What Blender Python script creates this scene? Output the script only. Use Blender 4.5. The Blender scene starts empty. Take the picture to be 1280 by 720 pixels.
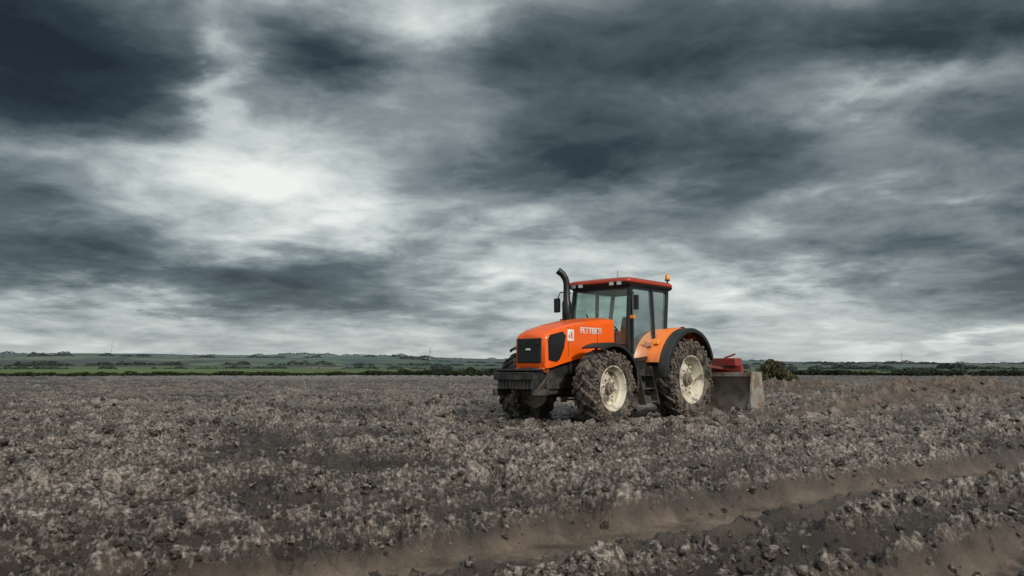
import bpy, bmesh, math, random
import numpy as np
from mathutils import Vector, Matrix, Euler
random.seed(5); rng=np.random.default_rng(7)
sc=bpy.context.scene
COL=sc.collection
F=995.0; HZ=462.0; CH=1.09

# ---------------------------------------------------------------- node helper
class NT:
    def __init__(s,tree): s.t=tree; s.n=tree.nodes; s.l=tree.links
    def new(s,k,**kw):
        n=s.n.new(k)
        for a,b in kw.items(): setattr(n,a,b)
        return n
    def put(s,sock,v):
        if isinstance(v,bpy.types.NodeSocket): s.l.new(v,sock)
        else: sock.default_value=v
    def m(s,op,a,b=None,c=None,clamp=False):
        n=s.n.new('ShaderNodeMath'); n.operation=op; n.use_clamp=clamp
        s.put(n.inputs[0],a)
        if b is not None: s.put(n.inputs[1],b)
        if c is not None: s.put(n.inputs[2],c)
        return n.outputs[0]
    def noise(s,vec,scale,detail=4,rough=.5,dist=0.):
        n=s.n.new('ShaderNodeTexNoise')
        if vec is not None: s.l.new(vec,n.inputs['Vector'])
        n.inputs['Scale'].default_value=scale; n.inputs['Detail'].default_value=detail
        n.inputs['Roughness'].default_value=rough; n.inputs['Distortion'].default_value=dist
        return n
    def ramp(s,fac,stops,interp='LINEAR'):
        n=s.n.new('ShaderNodeValToRGB'); n.color_ramp.interpolation=interp
        cr=n.color_ramp
        while len(cr.elements)<len(stops): cr.elements.new(.5)
        for e,(p,c) in zip(cr.elements,stops):
            e.position=p; e.color=(*c,1) if len(c)==3 else c
        s.l.new(fac,n.inputs[0]); return n.outputs[0]
    def mix(s,fac,a,b,blend='MIX'):
        n=s.n.new('ShaderNodeMix'); n.data_type='RGBA'; n.blend_type=blend
        s.put(n.inputs[0],fac)
        for i,v in ((6,a),(7,b)):
            if isinstance(v,bpy.types.NodeSocket): s.l.new(v,n.inputs[i])
            else: n.inputs[i].default_value=(*v,1)
        return n.outputs[2]

def mat(name,base,rough=.5,metal=0.,mud=0.,mudcol=(.16,.12,.09),scale=6,lowz=None,coat=0.,bump=0.,spec=.5,mudlo=.45,mudhi=.62):
    m=bpy.data.materials.new(name); m.use_nodes=True
    t=NT(m.node_tree); b=t.n['Principled BSDF']
    b.inputs['Metallic'].default_value=metal
    b.inputs['Coat Weight'].default_value=coat
    b.inputs['Specular IOR Level'].default_value=spec
    tc=t.new('ShaderNodeTexCoord').outputs['Object']
    n1=t.noise(tc,scale,8,.65,.3).outputs[0]
    n2=t.noise(tc,scale*.35,3,.5).outputs[0]
    var=t.ramp(n2,[(.3,tuple(c*.82 for c in base)),(.7,tuple(min(1,c*1.1) for c in base))])
    if mud>0:
        f=t.m('MULTIPLY',n1,1.0)
        if lowz is not None:
            sep=t.new('ShaderNodeSeparateXYZ'); t.l.new(tc,sep.inputs[0])
            zz=t.m('MULTIPLY',t.m('SUBTRACT',lowz,sep.outputs[2]),.28)
            zz=t.m('MINIMUM',t.m('MAXIMUM',zz,-.25),.3)
            f=t.m('ADD',f,zz)
        mr=t.new('ShaderNodeMapRange'); t.l.new(f,mr.inputs[0]); mr.inputs[1].default_value=mudlo; mr.inputs[2].default_value=mudhi
        mf=t.m('MULTIPLY',mr.outputs[0],mud)
        n3=t.noise(tc,scale*5,4,.6).outputs[0]
        mc=t.ramp(n3,[(.3,tuple(c*.5 for c in mudcol)),(.7,tuple(c*1.35 for c in mudcol))])
        col=t.mix(mf,var,mc); t.l.new(col,b.inputs['Base Color'])
        t.l.new(t.m('ADD',t.m('MULTIPLY',mf,.9-rough),rough),b.inputs['Roughness'])
    else:
        t.l.new(var,b.inputs['Base Color']); 
        t.l.new(t.m('ADD',t.m('MULTIPLY',n1,.15),rough-.07),b.inputs['Roughness'])
    if bump>0:
        bp=t.new('ShaderNodeBump'); bp.inputs['Strength'].default_value=bump; bp.inputs['Distance'].default_value=.02
        t.l.new(t.noise(tc,scale*4,6,.65).outputs[0],bp.inputs['Height']); t.l.new(bp.outputs[0],b.inputs['Normal'])
    return m

M={}
M['orange']=mat('orange_paint',(.92,.125,.008),.26,mud=.45,scale=2.2,lowz=1.2,coat=.35,mudlo=.55,mudhi=.85,spec=.35)
M['fender_orange']=mat('fender_orange',(.86,.20,.025),.38,mud=.5,scale=2.5,lowz=1.5,mudlo=.5,mudhi=.8)
M['roof']=mat('roof_paint',(.42,.04,.013),.35,mud=.2,scale=3,coat=.2)
M['black']=mat('black_plastic',(.016,.017,.019),.5,mud=.55,scale=3,lowz=.95,mudcol=(.12,.095,.075))
M['trim']=mat('black_trim',(.012,.013,.014),.35)
M['chassis']=mat('chassis',(.02,.02,.02),.55,mud=.7,scale=4,lowz=.85,bump=.3,mudcol=(.10,.08,.062))
M['rubber']=mat('tyre_rubber',(.013,.013,.014),.7,mud=.95,scale=4.5,mudcol=(.18,.145,.115),bump=.6,mudlo=.44,mudhi=.58)
M['rim']=mat('rim_paint',(.62,.57,.46),.45,mud=.85,scale=4,mudcol=(.13,.10,.078),mudlo=.48,mudhi=.64)
M['hub']=mat('hub',(.2,.17,.14),.6,mud=.8,scale=8)
M['steel']=mat('worn_steel',(.40,.38,.34),.5,metal=.25,mud=.9,scale=3,mudcol=(.2,.125,.08),bump=.3,mudlo=.42,mudhi=.62)
M['red']=mat('red_frame',(.30,.03,.025),.5,mud=.7,scale=4,mudcol=(.12,.08,.06))
M['exhaust']=mat('exhaust',(.03,.03,.032),.4,metal=.6)
M['seat']=mat('seat',(.03,.03,.035),.8)
M['white']=mat('white_decal',(.8,.79,.75),.45,mud=.3,scale=5)
M['lampglass']=mat('lamp_glass',(.55,.58,.58),.1,metal=.4)
M['beacon']=mat('beacon_amber',(.9,.28,.01),.2)
def glassmat():
    m=bpy.data.materials.new('cab_glass'); m.use_nodes=True; t=NT(m.node_tree)
    t.n.remove(t.n['Principled BSDF'])
    tr=t.new('ShaderNodeBsdfTransparent'); tr.inputs[0].default_value=(.72,.87,.82,1)
    gl=t.new('ShaderNodeBsdfGlossy'); gl.inputs['Roughness'].default_value=.04; gl.inputs[0].default_value=(.9,1,.97,1)
    df=t.new('ShaderNodeBsdfDiffuse'); df.inputs[0].default_value=(.40,.46,.42,1)
    fr=t.new('ShaderNodeFresnel'); fr.inputs[0].default_value=1.5
    mx=t.new('ShaderNodeMixShader'); t.l.new(t.m('MULTIPLY',fr.outputs[0],1.8,clamp=True),mx.inputs[0]); t.l.new(tr.outputs[0],mx.inputs[1]); t.l.new(gl.outputs[0],mx.inputs[2])
    tc=t.new('ShaderNodeTexCoord').outputs['Object']
    d=t.ramp(t.noise(tc,2.2,8,.7).outputs[0],[(.35,(.05,)*3),(.75,(.38,)*3)])
    m2=t.new('ShaderNodeMixShader'); t.l.new(d,m2.inputs[0]); t.l.new(mx.outputs[0],m2.inputs[1]); t.l.new(df.outputs[0],m2.inputs[2])
    t.l.new(m2.outputs[0],t.n['Material Output'].inputs[0]); return m
M['glass']=glassmat()

# ---------------------------------------------------------------- mesh helpers
def empty(name,loc=(0,0,0),rot=(0,0,0)):
    e=bpy.data.objects.new(name,None); e.location=loc; e.rotation_euler=rot; COL.objects.link(e); return e
def obj(name,verts,faces,material,parent=None,smooth=False,bevel=0,seg=2,mats=None,fm=None):
    me=bpy.data.meshes.new(name); me.from_pydata([tuple(v) for v in verts],[],faces); me.update()
    bm=bmesh.new(); bm.from_mesh(me); bmesh.ops.recalc_face_normals(bm,faces=bm.faces); bm.to_mesh(me); bm.free()
    me.materials.append(material)
    o=bpy.data.objects.new(name,me); COL.objects.link(o)
    if parent: o.parent=parent
    if smooth or bevel: me.polygons.foreach_set('use_smooth',[True]*len(me.polygons))
    if bevel:
        b=o.modifiers.new('b','BEVEL'); b.width=bevel; b.segments=seg; b.limit_method='ANGLE'; b.angle_limit=math.radians(35); b.harden_normals=True
    return o
def hexa(name,p,material,parent,bevel=.01,seg=2):
    return obj(name,p,[(0,1,2,3),(4,5,6,7),(0,1,5,4),(1,2,6,5),(2,3,7,6),(3,0,4,7)],material,parent,bevel=bevel,seg=seg)
def box(name,x0,x1,y0,y1,z0,z1,material,parent,bevel=.01,seg=2):
    return hexa(name,[(x0,y0,z0),(x1,y0,z0),(x1,y1,z0),(x0,y1,z0),(x0,y0,z1),(x1,y0,z1),(x1,y1,z1),(x0,y1,z1)],material,parent,bevel,seg)
def bar(name,a,b,w,h,material,parent,bevel=.006):
    a=Vector(a);b=Vector(b); d=(b-a).normalized()
    up=Vector((0,0,1)) if abs(d.z)<.9 else Vector((1,0,0))
    s=d.cross(up).normalized()*w/2; u=s.cross(d).normalized()*h/2
    P=[a-s-u,a+s-u,a+s+u,a-s+u,b-s-u,b+s-u,b+s+u,b-s+u]
    return hexa(name,P,material,parent,bevel)
def tube(name,pts,r,material,parent,n=14,cap=True):
    pts=[Vector(p) for p in pts]; rs=r if isinstance(r,(list,tuple)) else [r]*len(pts)
    V=[];Fc=[]; prev=None
    for i,p in enumerate(pts):
        d=(pts[min(i+1,len(pts)-1)]-pts[max(i-1,0)]).normalized()
        if prev is None:
            s=d.cross(Vector((0,1,0)) if abs(d.y)<.9 else Vector((1,0,0))).normalized()
        else: s=(prev-d*prev.dot(d)).normalized()
        prev=s; u=d.cross(s)
        for k in range(n):
            a=2*math.pi*k/n; V.append(p+(s*math.cos(a)+u*math.sin(a))*rs[i])
    for i in range(len(pts)-1):
        for k in range(n):
            Fc.append((i*n+k,i*n+(k+1)%n,(i+1)*n+(k+1)%n,(i+1)*n+k))
    if cap: Fc.append(tuple(range(n))); Fc.append(tuple(range((len(pts)-1)*n,len(pts)*n)))
    o=obj(name,V,Fc,material,parent,smooth=True)
    e=o.modifiers.new('e','EDGE_SPLIT'); e.split_angle=math.radians(50)
    return o
def revolve(name,prof,cx,cy,cz,material,parent,n=64,closed=False):
    V=[];Fc=[];k=len(prof)
    for i in range(n):
        a=2*math.pi*i/n
        for (y,r) in prof: V.append((cx+r*math.cos(a),cy+y,cz+r*math.sin(a)))
    for i in range(n):
        j=(i+1)%n
        for q in range(k-1): Fc.append((i*k+q,i*k+q+1,j*k+q+1,j*k+q))
    o=obj(name,V,Fc,material,parent,smooth=True)
    e=o.modifiers.new('e','EDGE_SPLIT'); e.split_angle=math.radians(40)
    return o

# ---------------------------------------------------------------- tractor
HEAD=math.radians(42)
fw=Vector((-math.sin(HEAD),-math.cos(HEAD),0)); lf=Vector((math.cos(HEAD),-math.sin(HEAD),0))
F0=Vector((1.10,16.67,0))
T=empty('tractor',(F0.x,F0.y,-.03),(0,0,math.atan2(fw.y,fw.x)))
M['mud']=mat('mud',(.12,.09,.07),.9,scale=12,bump=.5,mud=.6,mudcol=(.20,.165,.135))

def wheel(tag,cx,cy,R,W,rimr,side,parent):
    cz=R-.03
    w2=W/2
    prof=[(-w2*.78,rimr),(-w2*.95,rimr+.05),(-w2*1.0,rimr+(R-rimr)*.45),(-w2*.95,R-.12),(-w2*.8,R-.065),(-w2*.4,R-.045),(0,R-.04),(w2*.4,R-.045),(w2*.8,R-.065),(w2*.95,R-.12),(w2*1.0,rimr+(R-rimr)*.45),(w2*.95,rimr+.05),(w2*.78,rimr)]
    revolve('tyre_'+tag,prof,cx,cy,cz,M['rubber'],parent,72)
    V=[];Fc=[]; N=20
    for s in (-1,1):
        for i in range(N):
            th0=2*math.pi*(i+(0 if s>0 else .5))/N
            st=[]
            for q in range(6):
                f=q/5
                y=s*w2*(-.05+1.07*f) if f<1 else s*w2*1.03
                th=th0-(.30*f**.85)*(1)
                ro=R-.0-.02*f**2 if q<5 else R-.09
                ri=R-.08 if q<4 else R-.16
                if q==5: ro=R-.13; ri=R-.2
                hw=(.030+.012*f)/R*(1+.1*random.uniform(-1,1))
                st.append((y,th,ro+random.uniform(-.006,.004),ri,hw))
            b0=len(V)
            for (y,th,ro,ri,hw) in st:
                for (r_,dt) in ((ri,-hw*1.35),(ro,-hw),(ro,hw),(ri,hw*1.35)):
                    a=th+dt; V.append((cx+r_*math.cos(a),cy+y,cz+r_*math.sin(a)))
            for q in range(5):
                for e in range(3):
                    Fc.append((b0+q*4+e,b0+q*4+e+1,b0+q*4+4+e+1,b0+q*4+4+e))
            Fc.append((b0,b0+1,b0+2,b0+3)); Fc.append((b0+20,b0+21,b0+22,b0+23))
    obj('lugs_'+tag,V,Fc,M['rubber'],parent,bevel=.008,seg=1)
    V=[];Fc=[]
    ico=[(0,0,1),(.89,0,.45),(.28,.85,.45),(-.72,.53,.45),(-.72,-.53,.45),(.28,-.85,.45),(.72,.53,-.45),(-.28,.85,-.45),(-.89,0,-.45),(-.28,-.85,-.45),(.72,-.53,-.45),(0,0,-1)]
    icf=[(0,1,2),(0,2,3),(0,3,4),(0,4,5),(0,5,1),(1,6,2),(2,7,3),(3,8,4),(4,9,5),(5,10,1),(6,7,2),(7,8,3),(8,9,4),(9,10,5),(10,6,1),(11,7,6),(11,8,7),(11,9,8),(11,10,9),(11,6,10)]
    for i in range(700):
        a=random.uniform(0,2*math.pi); y=random.uniform(-1,1)*w2
        rr=R-.05-.02*abs(y/w2)
        if random.random()<.35: y=side*w2*1.0; rr=random.uniform(R-.22,R-.07)
        s=random.uniform(.012,.04); b0=len(V)
        for v in ico:
            k=s*random.uniform(.6,1.3)
            V.append((cx+rr*math.cos(a)+v[0]*k,cy+y+v[1]*k,cz+rr*math.sin(a)+v[2]*k))
        Fc+= [tuple(b0+q for q in f) for f in icf]
    obj('mud_'+tag,V,Fc,M['mud'],parent)
    s=side; r=rimr
    prof=[(s*w2*.80,r+.012),(s*w2*.86,r+.012),(s*w2*.86,r-.01),(s*w2*.74,r-.03),(s*w2*.6,r-.045),(s*w2*.45,r-.09),(s*w2*.10,r-.10),(s*w2*.05,r-.13),(s*w2*.15,r*.66),(s*w2*.38,r*.52),(s*w2*.40,r*.36),(s*w2*.34,r*.34),(s*w2*.34,0.001)]
    revolve('rim_'+tag,prof,cx,cy,cz,M['rim'],parent,56)
    prof=[(-s*w2*.80,r+.012),(-s*w2*.6,r-.04),(s*w2*.1,r-.10)]
    revolve('rim_back_'+tag,prof,cx,cy,cz,M['rim'],parent,56)
    prof=[(s*w2*.30,r*.27),(s*w2*.62,r*.25),(s*w2*.66,r*.2),(s*w2*.66,r*.13),(s*w2*.78,r*.12),(s*w2*.78,.001)]
    revolve('hub_'+tag,prof,cx,cy,cz,M['hub'],parent,28)
    for i in range(8):
        a=2*math.pi*i/8+.2; rr=r*.44
        tube('bolt_%s_%d'%(tag,i),[(cx+rr*math.cos(a),cy+s*w2*.38,cz+rr*math.sin(a)),(cx+rr*math.cos(a),cy+s*w2*.38+s*.03,cz+rr*math.sin(a))],.018,M['hub'],parent,6)
    for i in range(8):
        a=2*math.pi*i/8; rr=r-.13
        x,z=cx+rr*math.cos(a),cz+rr*math.sin(a)
        tube('clamp_%s_%d'%(tag,i),[(x,cy+s*w2*.08,z),(x,cy+s*w2*.26,z)],.035,M['rim'],parent,8)
RA=-2.92
wheel('front_left',0,1.0,.78,.52,.44,1,T)
wheel('front_right',0,-1.0,.78,.52,.44,-1,T)
wheel('rear_left',RA,1.06,.93,.60,.53,1,T)
wheel('rear_right',RA,-1.06,.93,.60,.53,-1,T)

# hood loft
def hy(x): return .455-.045*max(0,min(1,(x+1.15)/2.2))
def hood_section(x,hw,zt,zb,cr):
    pts=[(-hw,zb)]
    for a in np.linspace(0,90,7):
        a=math.radians(a); pts.append((-(hw-cr)-cr*math.cos(a), zt-cr*.75-.045+cr*.75*math.sin(a)))
    for yy in (-.5,0,.5): pts.append((yy*(hw-cr)*1.0, zt-.045+.045*(1-yy*yy)))
    for a in np.linspace(90,0,7):
        a=math.radians(a); pts.append(((hw-cr)+cr*math.cos(a), zt-cr*.75-.045+cr*.75*math.sin(a)))
    pts.append((hw,zb))
    return [(x,y,z) for y,z in pts]
st=[(-1.15,hy(-1.15),2.26,1.50,.14),(-.8,hy(-.8),2.24,1.46,.14),(-.3,hy(-.3),2.19,1.40,.14),(.2,hy(.2),2.12,1.32,.14),(.6,hy(.6),2.04,1.24,.14),(.85,hy(.85),1.97,1.18,.14),(1.0,.405,1.91,1.15,.14),(1.08,.385,1.86,1.15,.14),(1.12,.355,1.82,1.17,.12),(1.135,.32,1.78,1.20,.10)]
V=[];Fc=[]
secs=[hood_section(*s) for s in st]; k=len(secs[0])
for s_ in secs: V+=s_
for i in range(len(secs)-1):
    for q in range(k-1): Fc.append((i*k+q,i*k+q+1,(i+1)*k+q+1,(i+1)*k+q))
    Fc.append((i*k+k-1,i*k,(i+1)*k,(i+1)*k+k-1))
Fc.append(tuple(range((len(secs)-1)*k,len(secs)*k))); Fc.append(tuple(range(k)))
h=obj('hood',V,Fc,M['orange'],T,smooth=True); e=h.modifiers.new('e','EDGE_SPLIT'); e.split_angle=math.radians(38)
for xx in (.42,-.55):
    for s in (-1,1): box('hood_seam',xx-.005,xx+.005,s*hy(xx)-.003,s*hy(xx)+.003,1.38,1.98,M['trim'],T,0)
hexa('grille',[(1.12,-.31,1.25),(1.155,-.31,1.25),(1.155,.31,1.25),(1.12,.31,1.25),(1.10,-.32,1.74),(1.145,-.32,1.74),(1.145,.32,1.74),(1.10,.32,1.74)],M['trim'],T,.03,3)
for i in range(9):
    z=1.29+i*.05
    box('grille_slat_%d'%i,1.15,1.168,-.28,.28,z,z+.016,M['black'],T,.003)
for s in (-1,1):
    hexa('headlight',[(1.15,s*.08,1.60),(1.172,s*.08,1.60),(1.172,s*.28,1.61),(1.15,s*.28,1.61),(1.15,s*.08,1.65),(1.168,s*.08,1.65),(1.165,s*.28,1.68),(1.15,s*.28,1.68)],M['exhaust'],T,.008)
box('front_badge',1.168,1.176,-.06,.06,1.50,1.535,M['white'],T,.003)
for s in (-1,1):
    poly=[(1.02,1.30),(1.035,1.70),(.98,1.80),(.60,1.88),(.50,1.80),(.56,1.55),(.70,1.32),(.80,1.27)]
    def yy(x): return s*(hy(x) if x<.85 else hy(.85)+( .405-hy(.85))*(x-.85)/.15 if x<1.0 else .405-.02*(x-1.0)/.08*.9)
    V=[(x,yy(x)-s*.02,z) for x,z in poly]+[(x,yy(x)+s*.008,z) for x,z in poly]; n=len(poly)
    obj('side_vent',V,[tuple(range(n)),tuple(range(n,2*n))]+[(i,(i+1)%n,n+(i+1)%n,n+i) for i in range(n)],M['trim'],T)
    for i in range(9):
        z=1.36+i*.05
        xa=.72-.022*i; box('vent_rib',max(xa,.56),1.0,yy(.8)+s*.004-.004,yy(.8)+s*.004+.010*1,z,z+.012,M['black'],T,0)
def textmesh(name,body,size,mtx,material,parent,ext=.003):
    cu=bpy.data.curves.new(name,'FONT'); cu.body=body; cu.size=size; cu.extrude=ext; cu.align_x='CENTER'; cu.align_y='CENTER'; cu.offset=.003
    o=bpy.data.objects.new(name+'_tmp',cu); COL.objects.link(o)
    bpy.context.view_layer.update()
    me=bpy.data.meshes.new_from_object(o.evaluated_get(bpy.context.evaluated_depsgraph_get()))
    bpy.data.objects.remove(o)
    me.materials.clear(); me.materials.append(material)
    o2=bpy.data.objects.new(name,me); COL.objects.link(o2); o2.parent=parent; o2.matrix_local=mtx; return o2
xm=-.33
mt=Matrix.Translation((xm,hy(xm)+.004,1.92))@Matrix.Rotation(math.radians(180)-math.atan2(.045,2.2),4,'Z')@Matrix.Rotation(math.radians(90),4,'X')
textmesh('lettering','FETTERTI',.175,mt,M['white'],T)
for s in (-1,1):
    box('decal_mark',.24,.45,s*hy(.35)-.003 if s>0 else -hy(.35)-.006,s*hy(.35)+.006 if s>0 else -hy(.35)+.003,1.70,1.93,M['white'],T,0)
    yb=hy(.35)+.006
    box('decal_mark_inner',.29,.34,(yb if s>0 else -yb-.003),(yb+.003 if s>0 else -yb),1.75,1.88,M['orange'],T,0)
    box('decal_mark_inner2',.37,.41,(yb if s>0 else -yb-.003),(yb+.003 if s>0 else -yb),1.75,1.82,M['orange'],T,0)
box('engine',-1.2,.95,-.30,.30,.72,1.42,M['chassis'],T,.04)
box('engine_side',-1.0,.3,-.40,.40,1.0,1.40,M['chassis'],T,.04)
box('frame_rail',-2.0,1.2,-.24,.24,.62,.95,M['chassis'],T,.03)
box('front_support',.5,1.22,-.26,.26,.78,1.16,M['chassis'],T,.04)
box('chin',.95,1.13,-.36,.36,1.06,1.17,M['orange'],T,.03)
box('gearbox',-3.3,-1.2,-.34,.34,.62,1.35,M['chassis'],T,.05)
tube('front_axle',[(0,-.75,.74),(0,-.3,.68),(0,.3,.68),(0,.75,.74)],[.11,.13,.13,.11],M['chassis'],T)
for s in (-1,1):
    tube('kingpin',[(0,s*.72,.55),(0,s*.72,.98)],[.09,.08],M['chassis'],T)
    tube('rear_axle',[(RA,s*.2,.9),(RA,s*.95,.9)],[.24,.15],M['chassis'],T)
tube('tie_rod',[(-.25,-.75,.7),(-.25,.75,.7)],.03,M['chassis'],T,8)
tube('drive_shaft',[(0,0,.62),(-1.6,0,.7)],.05,M['chassis'],T,8)
box('weight_carrier',1.12,1.30,-.34,.34,.78,1.08,M['black'],T,.02)
for i in range(10):
    y=-.45+i*.09
    hexa('front_weight_%d'%i,[(1.22,y,.72),(1.58,y,.74),(1.58,y+.082,.74),(1.22,y+.082,.72),(1.22,y,1.12),(1.54,y,1.08),(1.54,y+.082,1.08),(1.22,y+.082,1.12)],M['black'],T,.02)
for s in (-1,1):
    box('lower_link',1.15,1.62,s*.50-.04,s*.50+.04,.62,.74,M['chassis'],T,.02)
    tube('lift_ram',[(1.15,s*.5,1.0),(1.5,s*.5,.72)],.03,M['chassis'],T,8)
box('weight_top',1.15,1.6,-.5,.5,1.09,1.13,M['black'],T,.015)
box('bumper_plate',1.58,1.62,-.52,.52,.92,1.07,M['black'],T,.015)

def fender(name,cx,cz,R,y0,y1,a0,a1,material,th=.02,lip=.05,n=20,side=1,taper=0.0):
    V=[];Fc=[]
    for i in range(n+1):
        f=i/n; a=math.radians(a0+(a1-a0)*f)
        e=taper*(abs(f-.5)*2)**3
        ya,yb=y0,y1-side*e
        pr=[(ya,R),(ya+(yb-ya)*.12,R+.012),(ya+(yb-ya)*.85,R+.01),(yb,R-.012),(yb,R-lip),(yb-side*th,R-lip),(yb-side*th,R-.03),(ya+(yb-ya)*.85,R+.01-th),(ya,R-th)]
        for (y,r) in pr: V.append((cx+r*math.cos(a),y,cz+r*math.sin(a)))
    k=9
    for i in range(n):
        for q in range(k): Fc.append((i*k+q,i*k+(q+1)%k,(i+1)*k+(q+1)%k,(i+1)*k+q))
    Fc.append(tuple(range(k))); Fc.append(tuple(range(n*k,(n+1)*k)))
    o=obj(name,V,Fc,material,parent=T,smooth=True); e=o.modifiers.new('e','EDGE_SPLIT'); e.split_angle=math.radians(45); return o
for s in (-1,1):
    fender('front_fender',-.03,.78,.87,s*.72,s*1.28,62,188,M['black'],side=s,taper=.06,lip=.07)
    bar('fender_bracket',(0,s*.62,.9),(-.05,s*.8,1.62),.05,.05,M['black'],T)
    bar('fender_bracket2',(-.1,s*.62,.9),(-.6,s*.8,1.4),.05,.05,M['black'],T)
for s in (-1,1):
    fender('rear_fender',RA,.93,1.13,s*.70,s*1.12,18,150,M['fender_orange'],side=s,lip=.04,th=.025,n=28)
    fender('rear_fender_flare',RA,.93,1.115,s*1.11,s*1.38,2,158,M['black'],side=s,lip=.09,th=.025,n=28,taper=.05)
    V=[];n=24
    for i in range(n+1):
        a=math.radians(18+(150-18)*i/n); V.append((RA+1.12*math.cos(a),s*.71,.93+1.12*math.sin(a)))
    V.append((RA-1.0,s*.71,.95)); V.append((RA+1.1,s*.71,.95))
    V2=[(v[0],v[1]-s*.03,v[2]) for v in V]; nn=len(V)
    obj('fender_wall',V+V2,[tuple(range(nn)),tuple(range(nn,2*nn))]+[(i,(i+1)%nn,nn+(i+1)%nn,nn+i) for i in range(nn)],M['fender_orange'],T)
    box('tail_light',RA-.55,RA-.50,s*.8-.06,s*.8+.06,2.02,2.12,M['red'],T,.01)
    hexa('fender_lamp',[(RA+.86,s*.95-.07,1.68),(RA+.93,s*.95-.07,1.68),(RA+.93,s*.95+.07,1.68),(RA+.86,s*.95+.07,1.68),(RA+.82,s*.95-.07,1.78),(RA+.88,s*.95-.07,1.78),(RA+.88,s*.95+.07,1.78),(RA+.82,s*.95+.07,1.78)],M['beacon'],T,.01)

zb=1.30; zt=2.92
def C(x,s,z):
    f=(z-1.3)/(zt-1.3); return (x,s*(.80-.06*f),z)
A0=lambda s:C(-1.16,s,1.62); A1=lambda s:C(-1.34,s,zt)
B0=lambda s:C(-2.22,s,1.40); B1=lambda s:C(-2.20,s,zt)
C0=lambda s:C(-2.70,s,1.95); C1=lambda s:C(-2.86,s,zt)
D0=lambda s:C(-1.22,s,1.30)
for s in (-1,1):
    bar('a_pillar',A0(s),A1(s),.075,.07,M['trim'],T); bar('a_pillar_lower',D0(s),A0(s),.075,.07,M['trim'],T)
    bar('b_pillar',B0(s),B1(s),.07,.06,M['trim'],T)
    bar('c_pillar',C0(s),C1(s),.075,.08,M['trim'],T)
    bar('door_sill',D0(s),B0(s),.06,.09,M['trim'],T)
    bar('rear_sill',B0(s),C0(s),.06,.06,M['trim'],T)
    bar('head_rail',A1(s),C1(s),.07,.08,M['trim'],T)
    bar('door_frame',tuple(Vector(D0(s))+Vector((-.07,s*.01,.06))),tuple(Vector(A1(s))+Vector((-.075,s*.01,-.05))),.03,.04,M['trim'],T)
    ins=-.01*s
    def q(name,P): return obj(name,P,[tuple(range(len(P)))],M['glass'],T)
    off=lambda p:(p[0],p[1]+ins,p[2])
    q('door_glass',[off(D0(s)),off(B0(s)),off(B1(s)),off(A1(s)),off(A0(s))])
    q('quarter_glass',[off(B0(s)),off(C0(s)),off(C1(s)),off(B1(s))])
    bar('door_handle',(-2.08,s*.82,1.62),(-1.92,s*.82,1.62),.03,.03,M['black'],T)
    bar('grab_rail',(-1.26,s*.87,1.45),(-1.33,s*.83,2.3),.025,.025,M['black'],T)
obj('windscreen',[A0(1),A0(-1),A1(-1),A1(1)],[(0,1,2,3)],M['glass'],T)
obj('rear_window',[C0(1),C0(-1),C1(-1),C1(1)],[(0,1,2,3)],M['glass'],T)
bar('screen_top',A1(1),A1(-1),.08,.08,M['trim'],T); bar('rear_top',C1(1),C1(-1),.08,.08,M['trim'],T)
bar('screen_base',A0(1),A0(-1),.08,.10,M['trim'],T); bar('rear_base',C0(1),C0(-1),.07,.08,M['trim'],T)
box('firewall',-1.24,-1.14,-.77,.77,1.20,1.62,M['trim'],T,.02)
box('cab_floor',-2.75,-1.2,-.76,.76,1.20,1.33,M['black'],T,.02)
box('rear_bulkhead',-2.78,-2.68,-.74,.74,1.2,1.93,M['black'],T,.02)
box('cab_lower_side',-2.25,-1.2,.74,.80,1.14,1.32,M['black'],T,.02)
bar('wiper',(-1.17,.05,1.70),(-1.24,-.35,2.35),.02,.02,M['trim'],T,0)
box('seat_base',-2.35,-1.95,-.27,.27,1.5,1.72,M['seat'],T,.05,3)
hexa('seat_back',[(-2.45,-.25,1.7),(-2.3,-.25,1.7),(-2.3,.25,1.7),(-2.45,.25,1.7),(-2.55,-.22,2.35),(-2.43,-.22,2.35),(-2.43,.22,2.35),(-2.55,.22,2.35)],M['seat'],T,.05,3)
box('seat_pedestal',-2.3,-2.0,-.18,.18,1.33,1.5,M['seat'],T,.02)
box('dashboard',-1.45,-1.24,-.28,.28,1.33,1.92,M['seat'],T,.06,3)
box('side_console',-2.4,-1.8,-.62,-.36,1.33,1.85,M['seat'],T,.05,3)
box('monitor',-1.6,-1.56,-.55,-.30,1.95,2.15,M['trim'],T,.01)
tube('steering_column',[(-1.42,0,1.8),(-1.62,0,1.98)],.04,M['seat'],T,10)
cc=Vector((-1.64,0,2.0)); ax=Vector((-.7,0,.72)).normalized(); uu=Vector((0,1,0)); vv=ax.cross(uu)
tube('steering_wheel',[tuple(cc+(uu*math.cos(a)+vv*math.sin(a))*.2) for a in np.linspace(0,2*math.pi,25)],.017,M['trim'],T,8,cap=False)
tube('steering_spoke',[tuple(cc-uu*.2),tuple(cc+uu*.2)],.013,M['trim'],T,6)
def rsec(z,g,bow=0):
    x0,x1,w=-1.20+g,-3.0-g,.80+g
    P=[]
    c=.12
    for (cx_,cy_,a0) in ((x0-c,w-c,0),(x1+c,w-c,90),(x1+c,-w+c,180),(x0-c,-w+c,270)):
        for a in np.linspace(a0,a0+90,6): P.append((cx_+c*math.cos(math.radians(a)),cy_+c*math.sin(math.radians(a)),z))
    return P
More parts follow.
